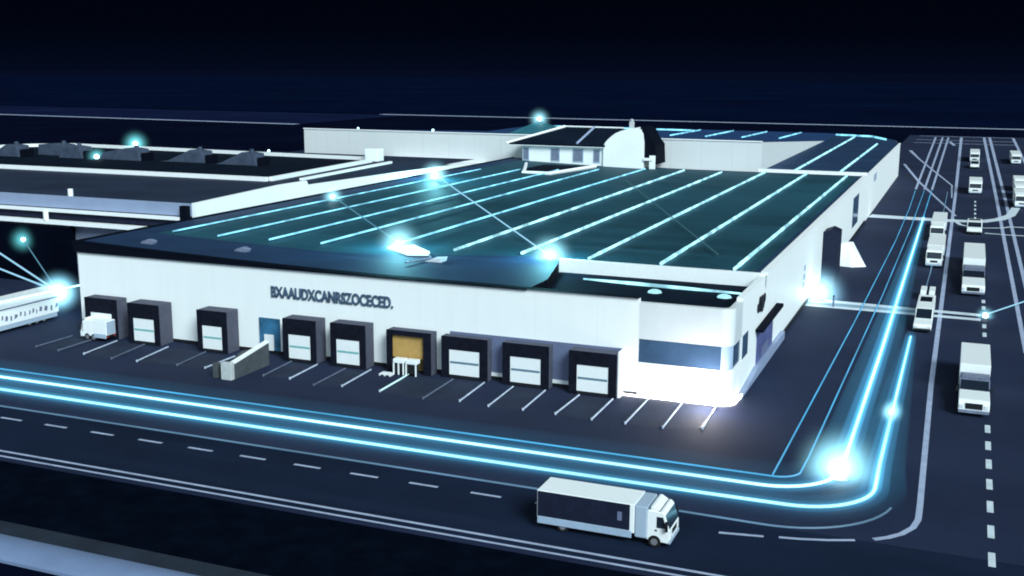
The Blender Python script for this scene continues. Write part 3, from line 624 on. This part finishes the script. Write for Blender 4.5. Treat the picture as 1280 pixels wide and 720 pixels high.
# straight light beams between lamps
def beam(label, a, b, r, m_):
    f = M(); f.tube([a, b], r, 6); o = f.build('light_beam', m_); return solo(o, label, 'light beam', 'straight light beams between lamps')
beam('thin light beam across the roof between two bright lamps', (-102.3, 208.5, 12.95), (-48.6, 132.2, 11.27), .10, BEAM)
beam('faint light beam from the nearer left roof lamp to the lit skylight', (-102.3, 168, 12.7), (-69.4, 130.4, 11.87), .08, BEAM_F)
beam('faint light beam over the right part of the roof strips', (-67, 228, 11.6), (-29, 142, 11.3), .07, emis('beam_vfaint', (.1, .35, .45), .22))
beam('light beam from the annexe wall lamp down to the trailer lamp', (-141.5, 136.35, 7.0), (-117.2, 118.4, 3.62), .09, BEAM_F)
beam('upper pale light beam fanning left from the trailer lamp', (-152, 136.2, 6.9), (-117.2, 118.4, 3.62), .13, BEAM)
beam('lower pale light beam fanning left from the trailer lamp', (-152, 136.2, 3.0), (-117.2, 118.4, 3.62), .13, BEAM)
beam('bright streak of light along the parked trailer roof edge', (-116.4, 99, 4.45), (-113.6, 121, 4.72), .12, BEAM_B)
beam('thin pale beam leaving the walkway lamp to the right', (4.0, 170, .5), (13, 190, .5), .10, BEAM)

# bollard beside walkway
BO = thing('bollard', 'dark bollard beside the walkway near the side wall lamp', 'bollard', (-17.0, 169.2, 0))
f = M(); f.cyl((-17, 169.2, .8), .16, 1.6, 'z', 12); f.build('post', GREYM, BO); f = M(); f.ball((-17, 169.2, 1.62), .18, 1); f.build('cap', BLACK, BO)

# white wedge ramp by the porch
WR = thing('loading_ramp', 'white wedge shaped ramp with bluish end panel beside the black porch', 'ramp', (-18.3, 206, 0))
f = M(); V = [f.bm.verts.new(q) for q in ((-20.2, 205.6, .05), (-17.9, 205.0, .05), (-15.5, 206.6, .05), (-16.2, 210, .05), (-20.2, 210, .05), (-20.1, 206.2, 4.0), (-18.6, 206.6, 4.2), (-18.2, 209, 4.1), (-20.1, 209.4, 3.9))]
for k in ((0, 1, 6, 5), (1, 2, 6), (2, 7, 6), (2, 3, 7), (3, 4, 8, 7), (4, 0, 5, 8), (5, 6, 7, 8)): f.bm.faces.new([V[q] for q in k])
f.build('body', PAINT, WR)
f = M(); f.box(-21.0, -20.22, 205.8, 209, .05, 3.9); f.build('end_panel', SKIRT, WR)
# loading trolleys in the open dock
for tx, lb, legs in ((-58.9, 'white topped loading trolley in the open dock, the left one', 3), (-57.3, 'white topped loading trolley in the open dock, the right one', 2)):
    t_ = thing('loading_trolley', lb, 'trolley', (tx, 110.6, 0), 0, 'loading trolleys in the open dock')
    f = M(); f.box(tx - .72, tx + .72, 110.1, 111.1, 1.45, 1.95); f.build('top', PAINT, t_, bevel=.08)
    f = M(); f.box(tx - .5, tx + .5, 110.2, 111.0, .3, 1.44); f.build('load', BLACK, t_)
    for q in (-.62, .62) + ((0,) if legs == 3 else ()):
        f = M(); f.box(tx + q - .07, tx + q + .07, 110.06, 110.19, .1, 1.44); f.build('leg', PAINT, t_)
    for q in (-.6, .6): f = M(); f.cyl((tx + q, 110.3, .12), .12, .08, 'y', 10); f.build('castor', TYRE, t_)
PM = thing('pallet', 'low white pallet lying left of the trolleys at the open dock', 'pallet', (-60.2, 109.7, 0))
f = M()
for q in range(5): f.box(-61.0, -59.5, 109.2 + q * .24, 109.38 + q * .24, .16, .22)
f.build('deck', PAINT, PM); f = M()
for q in (-60.95, -60.3, -59.65): f.box(q, q + .12, 109.2, 110.35, 0.01, .158)
f.build('bearers', PAINT, PM)

# ------------------------------------------------------------------ vehicles (local +x is forward, origin on the ground)
def wheels(t, xs, W, r=.48, tw=.28):
    for wx in xs:
        for s in (-1, 1):
            f = M(); f.cyl((wx, s * (W / 2 - tw / 2 - .02), r), r, tw, 'y', 18); w = f.build('wheel', TYRE, t, bevel=.04, world=False)
            f = M(); f.cyl((wx, s * (W / 2 - .01), r), r * .55, .05, 'y', 12); f.build('rim', RIM, w, world=False)
def slab(f, p0, p1, y0, y1, t):
    d = Vector((p1[0] - p0[0], p1[1] - p0[1])).normalized(); n = Vector((d.y, -d.x)) * t
    f.prism([p0, p1, (p1[0] + n.x, p1[1] + n.y), (p0[0] + n.x, p0[1] + n.y)], y0, y1, 'y')
def truck(label, loc, rz, L, W, H, cab=2.1, box_len=None, dark=False, load=False, group=None, simple=False, cabh=None):
    t = thing('box_truck', label, 'truck', loc, rz, group)
    h = L / 2; cb = h - cab; ch = cabh or H * .93
    B = lambda: M()
    f = B(); f.box(-h + .15, h - .5, -W * .36, W * .36, .52, .86); f.build('chassis', BLACK, t, world=False)
    bx1 = cb - .95 if not load else -h + box_len
    f = B(); f.box(-h, bx1, -W / 2, W / 2, .88, H); b = f.build('cargo_box', PAINT, t, bevel=.05, world=False)
    f = B(); f.box(-h - .04, -h - .005, -W / 2 + .12, W / 2 - .12, 1.0, H - .12); f.build('rear_door', BULK, b, world=False)
    for s in (-1, 1):
        if dark:
            f = B(); f.box(-h + .08, bx1 - .35, min(s * (W / 2 + .005), s * (W / 2 + .05)), max(s * (W / 2 + .005), s * (W / 2 + .05)), 1.10, H - .06); sp = f.build('side_curtain', NAVY, b, world=False)
            f = B(); f.box(bx1 - 1.3, bx1 - .95, min(s * (W / 2 + .051), s * (W / 2 + .06)), max(s * (W / 2 + .051), s * (W / 2 + .06)), 1.75, 2.45); f.build('curtain_emblem', BLUEPANEL, sp, world=False)
        f = B(); f.box(-h + .05, bx1 - .2, min(s * (W / 2 - .08), s * (W / 2 + .06)), max(s * (W / 2 - .08), s * (W / 2 + .06)), .50, 1.06); f.build('side_skirt', SKIRT if dark else BULK, t, bevel=.03, world=False)
        f = B(); f.box(-h - .06, -h - .01, s * W * .36 - .16, s * W * .36 + .16, .62, .82); f.build('tail_light', REDL, t, world=False)
    if load:
        f = B(); f.box(bx1 + .3, cb - .9, -W / 2 + .1, W / 2 - .1, .9, 1.35); bed = f.build('load_bed', BLACK, t, world=False)
        f = B(); f.box(bx1 + 1.0, cb - 1.5, -W / 2 + .3, W / 2 - .3, 1.36, H * .8); f.build('grey_load', GREYM, bed, bevel=.1, world=False)
        f = B(); f.box(bx1 + .5, bx1 + .8, -W / 2 + .2, W / 2 - .2, 1.36, H * .92); f.build('head_board', BULK, bed, world=False)
    else:
        f = B(); f.box(bx1 + .03, bx1 + .95, -W / 2 + .02, W / 2 - .02, .62, H - .06); f.build('front_bulkhead', BULK if dark else PAINT, t, bevel=.08, world=False)
    cw = W * .47
    prof = [(cb, .55), (h - .12, .45), (h, .8), (h - .02, ch * .50), (h - .42, ch * .93), (h - .60, ch), (cb + .05, ch), (cb, ch - .1)]
    f = B(); f.prism(prof, -cw, cw, 'y'); c = f.build('cab', PAINT, t, bevel=.06, world=False)
    f = B(); slab(f, (h - .06, ch * .55), (h - .40, ch * .90), -cw + .12, cw - .12, .03); f.build('windscreen', VGLASS, c, world=False)
    f = B(); f.prism([(cb + .25, ch + .0), (h - .75, ch + .0), (cb + .45, ch + .32), (cb + .25, ch + .32)], -cw + .1, cw - .1, 'y'); f.build('roof_deflector', PAINT, c, bevel=.03, world=False)
    f = B(); f.box(cb + .62 + .2, cb + .62 + .36, -cw + .1, cw - .1, ch + .003, ch + .05); f.build('roof_strip', BLACK, c, world=False)
    for s in (-1, 1):
        f = B(); f.prism([(cb + .75, ch * .56), (h - .28, ch * .56), (h - .52, ch * .86), (cb + .75, ch * .86)], min(s * (cw + .004), s * (cw + .03)), max(s * (cw + .004), s * (cw + .03)), 'y'); f.build('side_window', VGLASS, c, world=False)
        f = B(); f.box(h - .30, h - .12, s * (cw + .22) - .1, s * (cw + .22) + .1, ch * .52, ch * .78); f.box(h - .3, h - .22, min(s * cw, s * (cw + .2)), max(s * cw, s * (cw + .2)), ch * .66, ch * .69); f.build('mirror', BLACK, c, world=False)
        f = B(); f.box(h - .06, h + .03, s * cw * .72 - .22, s * cw * .72 + .22, .78, 1.02); f.build('headlight', LENS, c, bevel=.03, world=False)
        f = B(); f.box(cb + .62, cb + .78, min(s * (cw + .004), s * (cw + .03)), max(s * (cw + .004), s * (cw + .03)), ch * .46, ch * .50); f.build('door_handle', BLACK, c, world=False)
    f = B(); f.box(h - .10, h + .05, -cw + .02, cw - .02, .42, .70); f.build('bumper', BULK, c, bevel=.04, world=False)
    f = B(); f.box(h - .03, h + .02, -cw * .45, cw * .45, 1.0, 1.35); f.build('grille', BLACK, c, world=False)
    wheels(t, [h - 1.15] + ([-h + 1.6, -h + 2.7] if L > 12 else [-h + 2.1]), W)
    return t
def hood_truck(label, loc, rz, L, W, H, group):
    t = thing('bonnet_truck', label, 'truck', loc, rz, group); h = L / 2; hz = 1.75
    x1, x2, x3 = h - L * .215, h - L * .29, h - L * .44
    f = M(); f.box(-h + .1, h - .2, -W * .36, W * .36, .5, .86); f.build('chassis', BLACK, t, world=False)
    f = M(); f.box(-h, x3 - L * .03, -W / 2, W / 2, .88, H); b = f.build('cargo_box', PAINT, t, bevel=.05, world=False)
    f = M(); f.box(-h - .04, -h - .005, -W / 2 + .12, W / 2 - .12, 1.0, H - .12); f.build('rear_door', BULK, b, world=False)
    w = W * .48
    f = M(); f.prism([(x3, .6), (x1, .6), (x1, hz), (x2, 2.45), (x3, 2.5)], -w, w, 'y'); c = f.build('cab', GREYM, t, bevel=.05, world=False)
    f = M(); slab(f, (x1 + .02, hz + .03), (x2 + .02, 2.40), -w + .1, w - .1, .04); f.build('windscreen', VGLASS, c, world=False)
    f = M(); f.box(x3 + (x2 - x3) * .15, x2 - (x2 - x3) * .25, -w + .2, w - .2, 2.503, 2.58); f.build('roof_plate', GREYM, c, world=False)
    f = M(); f.box(x3 - L * .022, x3 - .05, -w + .1, w - .1, .9, 2.1); f.build('cab_gap_frame', BLACK, t, world=False)
    f = M(); f.prism([(x1 + .02, .55), (h - .05, .5), (h, .8), (h - .12, hz - .15), (h - .5, hz - .02), (x1 + .02, hz)], -w, w, 'y'); n = f.build('bonnet', PAINT, t, bevel=.07, world=False)
    f = M(); f.box(h - .06, h + .03, -w * .55, w * .55, .85, 1.45); f.build('grille', BLACK, n, world=False)
    f = M(); f.box(h - .08, h + .09, -w + .02, w - .02, .42, .74); f.build('bumper', GREYM, n, bevel=.04, world=False)
    for s in (-1, 1):
        f = M(); f.box(h - .07, h + .04, s * w * .8 - .22, s * w * .8 + .22, .9, 1.3); f.build('headlight', LENS, n, bevel=.03, world=False)
        f = M(); f.prism([(x3 + .3, 1.6), (x1 - .1, 1.6), (x2 - .05, 2.3), (x3 + .3, 2.3)], min(s * (w + .004), s * (w + .03)), max(s * (w + .004), s * (w + .03)), 'y'); f.build('side_window', VGLASS, c, world=False)
        f = M(); f.box(x1 - .1, x1 + .1, s * (w + .2) - .1, s * (w + .2) + .1, 1.5, 2.1); f.box(x1 - .05, x1 + .03, min(s * w, s * (w + .2)), max(s * w, s * (w + .2)), 1.7, 1.76); f.build('mirror', BLACK, c, world=False)
        f = M(); f.box(-h - .06, -h - .01, s * W * .36 - .16, s * W * .36 + .16, .62, .82); f.build('tail_light', REDL, t, world=False)
    wheels(t, [h - L * .1, -h + 1.6, -h + 2.8], W)
    return t
def van(label, loc, rz, L=5.4, W=2.1, H=2.3, group=None, cat='van', name='white_van'):
    t = thing(name, label, cat, loc, rz, group); h = L / 2
    f = M(); f.prism([(-h, .35), (h - .1, .35), (h, .8), (h - .15, H * .50), (h - L * .20, H * .56), (h - L * .36, H), (-h + .15, H), (-h, H - .3)], -W / 2, W / 2, 'y'); b = f.build('body', PAINT, t, bevel=.09, world=False)
    f = M(); slab(f, (h - L * .205, H * .60), (h - L * .35, H * .96), -W / 2 + .15, W / 2 - .15, .03); f.build('windscreen', VGLASS, b, world=False)
    f = M(); f.box(-h + L * .12, -h + L * .34, -W / 2 + .35, W / 2 - .35, H + .004, H + .05); f.build('roof_hatch', VGLASS, b, world=False)
    for s in (-1, 1):
        f = M(); f.prism([(h - L * .40, H * .58), (h - L * .24, H * .58), (h - L * .36, H * .92), (h - L * .40, H * .92)], min(s * (W / 2 + .004), s * (W / 2 + .03)), max(s * (W / 2 + .004), s * (W / 2 + .03)), 'y'); f.build('side_window', VGLASS, b, world=False)
        f = M(); f.box(h - .1, h + .02, s * W * .36 - .18, s * W * .36 + .18, .75, .98); f.build('headlight', LENS, b, world=False)
        f = M(); f.box(-h - .02, -h + .05, s * W * .40 - .1, s * W * .40 + .1, .8, 1.3); f.build('tail_light', REDL, b, world=False)
    f = M(); f.box(h - .08, h + .06, -W / 2 + .05, W / 2 - .05, .36, .62); f.build('bumper', BLACK, b, world=False)
    wheels(t, [h - L * .18, -h + L * .2], W, .38, .22)
    return t

truck('white box truck with dark curtain side driving on the near road', (-23.45, 77.25, 0), 0, 10.45, 3.0, 3.15, 1.75, dark=True, cabh=2.85)
LANE = 'white trucks and vans in the outer lane'
hood_truck('nearest white truck in the outer lane, grey cab behind a white bonnet', (2.5, 129.0, 0), -math.pi / 2, 19.6, 3.1, 3.3, LANE)
hood_truck('second white truck in the outer lane, beyond the walkway lamp', (2.3, 203.6, 0), -math.pi / 2, 35.5, 3.5, 3.4, LANE)
far = [(2.5, 350, 16, 'truck', 'white truck in the middle of the far group in the outer lane'), (2.3, 437, 10, 'van', 'small white van between the two far trucks in the outer lane'), (2.2, 474, 22, 'truck', 'farthest large white truck in the outer lane'),
       (16.6, 470, 24, 'truck', 'far white truck on the right edge road, farthest of its row'), (14.6, 362, 13, 'truck', 'white truck on the right edge road, third from the front'), (14.2, 341, 13, 'truck', 'white truck on the right edge road, second from the front'), (13.6, 320, 15, 'truck', 'white truck at the front of the right edge row')]
for fx, fy, L_, k_, lb in far:
    if k_ == 'truck': truck(lb, (fx, fy, 0), -math.pi / 2, L_, 3.5, 3.6, 3.2, group=LANE)
    else: van(lb, (fx, fy, 0), -math.pi / 2, L_, 2.9, 2.6, group=LANE)
van('dark outlined pickup on the far outer lane beyond the second truck', (2.4, 262, 0), -math.pi / 2, 9, 3.0, 2.4, group=LANE)
CV = 'small white vehicles in the inner lane convoy'
van('white car leading the inner lane convoy across the walkway', (-4.0, 164.5, 0), -math.pi / 2, 16, 2.3, 2.3, CV, 'car', 'white_car')
truck('white truck second in the inner lane convoy', (-4.3, 221, 0), -math.pi / 2, 21, 2.9, 3.3, 5, group=CV)
truck('white truck last in the inner lane convoy', (-4.8, 256, 0), -math.pi / 2, 24, 2.9, 3.3, 5, group=CV)
TL = thing('small_trailer', 'small low trailer towed behind the leading white car', 'trailer', (-4.2, 182, 0), -math.pi / 2, CV)
f = M(); f.box(-2.4, 2.4, -1.05, 1.05, .5, .75); f.build('bed', BLACK, TL, world=False)
for q in (-.62, .62): f = M(); f.box(-1.9, 2.2, q - .42, q + .42, .753, 1.5); f.build('crate', PAINT, TL, bevel=.05, world=False)
f = M(); f.tube([(2.4, 0, .6), (6.4, 0, .55)], .12, 6); f.build('tow_bar', GREYM, TL, world=False)
wheels(TL, [-.5], 2.3, .35, .2)
# small truck standing sideways in the first dock
sm = truck('small white delivery truck parked sideways at the leftmost dock', (-102.7, 110.0, 0), math.pi, 4.3, 1.7, 2.75, 1.15, cabh=2.6)
# long trailer at the left edge
TR = thing('parked_trailer', 'long white semi trailer with dark side scribbles parked at the left edge', 'trailer', (-118, 106, 0), math.pi / 2)
f = M(); f.box(-14, 11.6, -1.5, 1.5, 1.0, 4.3); b = f.build('box_body', PAINT, TR, bevel=.08, world=False)
f = M(); f.box(-13.9, 11.5, -1.56, -1.505, 3.1, 3.26); f.build('side_rail', GREYM, b, world=False)
f = M()
xq = -6.0
while xq < 11:
    w_ = random.uniform(.18, .5); zz = 1.5 + random.uniform(0, .3)
    f.prism([(xq, zz), (xq + w_, zz + random.uniform(-.2, .2)), (xq + w_ * 1.3, zz + .5), (xq + w_ * .4, zz + .65)], -1.545, -1.505, 'y'); xq += w_ * 1.3 + random.uniform(.25, .6)
f.build('side_scribble', GREYM, b, world=False)
f = M(); f.box(-13.8, 11.2, -1.54, -1.3, .45, .98); f.build('side_skirt', BULK, TR, world=False)
wheels(TR, [6.2, 7.5, 8.8, -11], 3.0, .5, .3)

# ------------------------------------------------------------------ camera, light, sky
cam = bpy.data.cameras.new('camera'); co = bpy.data.objects.new('camera', cam); C.objects.link(co); S.camera = co
f_px, pitch, roll, yaw = 1394.0335, .19592982, .00479047, -.386608536
fw = Vector((math.sin(yaw) * math.cos(pitch), math.cos(yaw) * math.cos(pitch), -math.sin(pitch)))
rt = Vector((math.cos(yaw), -math.sin(yaw), 0)); up = rt.cross(fw)
r_ = rt * math.cos(roll) + up * math.sin(roll); u_ = up * math.cos(roll) - rt * math.sin(roll)
co.matrix_world = Matrix(((r_.x, u_.x, -fw.x, 0), (r_.y, u_.y, -fw.y, 0), (r_.z, u_.z, -fw.z, 35), (0, 0, 0, 1)))
cam.sensor_width = 36; cam.lens = f_px / 1280 * 36; cam.clip_start = 1; cam.clip_end = 20000

sun = bpy.data.lights.new('moon', 'SUN'); sun.energy = 3.3; sun.angle = R(24); sun.color = (.80, .97, 1.0)
so_ = bpy.data.objects.new('moon', sun); C.objects.link(so_)
d_ = Vector((-.76, .65, -.72)).normalized()
so_.rotation_euler = d_.to_track_quat('-Z', 'Y').to_euler(); so_.location = (60, -40, 90)

w = bpy.data.worlds.new('World'); S.world = w; w.use_nodes = True
N, L = w.node_tree.nodes, w.node_tree.links
bg = N['Background']; bg.inputs['Strength'].default_value = 1
tc = N.new('ShaderNodeTexCoord')
sx = N.new('ShaderNodeSeparateXYZ'); L.new(tc.outputs['Generated'], sx.inputs[0])
rp = N.new('ShaderNodeValToRGB'); e = rp.color_ramp.elements
e[0].position = .0; e[0].color = (.0009, .0024, .0085, 1); e[1].position = .075; e[1].color = (.0002, .0010, .0028, 1)
x_ = e.new(.03); x_.color = (.0003, .0011, .0040, 1)
L.new(sx.outputs['Z'], rp.inputs['Fac'])
# front fill added as a brighter quarter of the sky behind the photographer
dt = N.new('ShaderNodeVectorMath'); dt.operation = 'DOT_PRODUCT'; dt.inputs[1].default_value = Vector((.50, -.80, .33)).normalized()
L.new(tc.outputs['Generated'], dt.inputs[0])
mr = N.new('ShaderNodeMapRange'); mr.interpolation_type = 'SMOOTHSTEP'; mr.inputs[1].default_value = .1; mr.inputs[2].default_value = 1
L.new(dt.outputs['Value'], mr.inputs[0])
dm = N.new('ShaderNodeMixRGB'); dm.blend_type = 'MULTIPLY'; dm.inputs[0].default_value = 1; dm.inputs[1].default_value = (.55, .72, .82, 1)
L.new(mr.outputs[0], dm.inputs[2])
ad = N.new('ShaderNodeMixRGB'); ad.blend_type = 'ADD'; ad.inputs[0].default_value = 1
L.new(rp.outputs[0], ad.inputs[1]); L.new(dm.outputs[0], ad.inputs[2]); L.new(ad.outputs[0], bg.inputs['Color'])

S.view_settings.view_transform = 'Standard'; S.view_settings.look = 'None'; S.view_settings.gamma = 1; S.view_settings.exposure = .36
S.view_settings.use_curve_mapping = False
S.cycles.use_denoising = True; S.cycles.filter_width = 1.9
S.cycles.max_bounces = 6; S.cycles.sample_clamp_indirect = 4; S.cycles.volume_bounces = 0
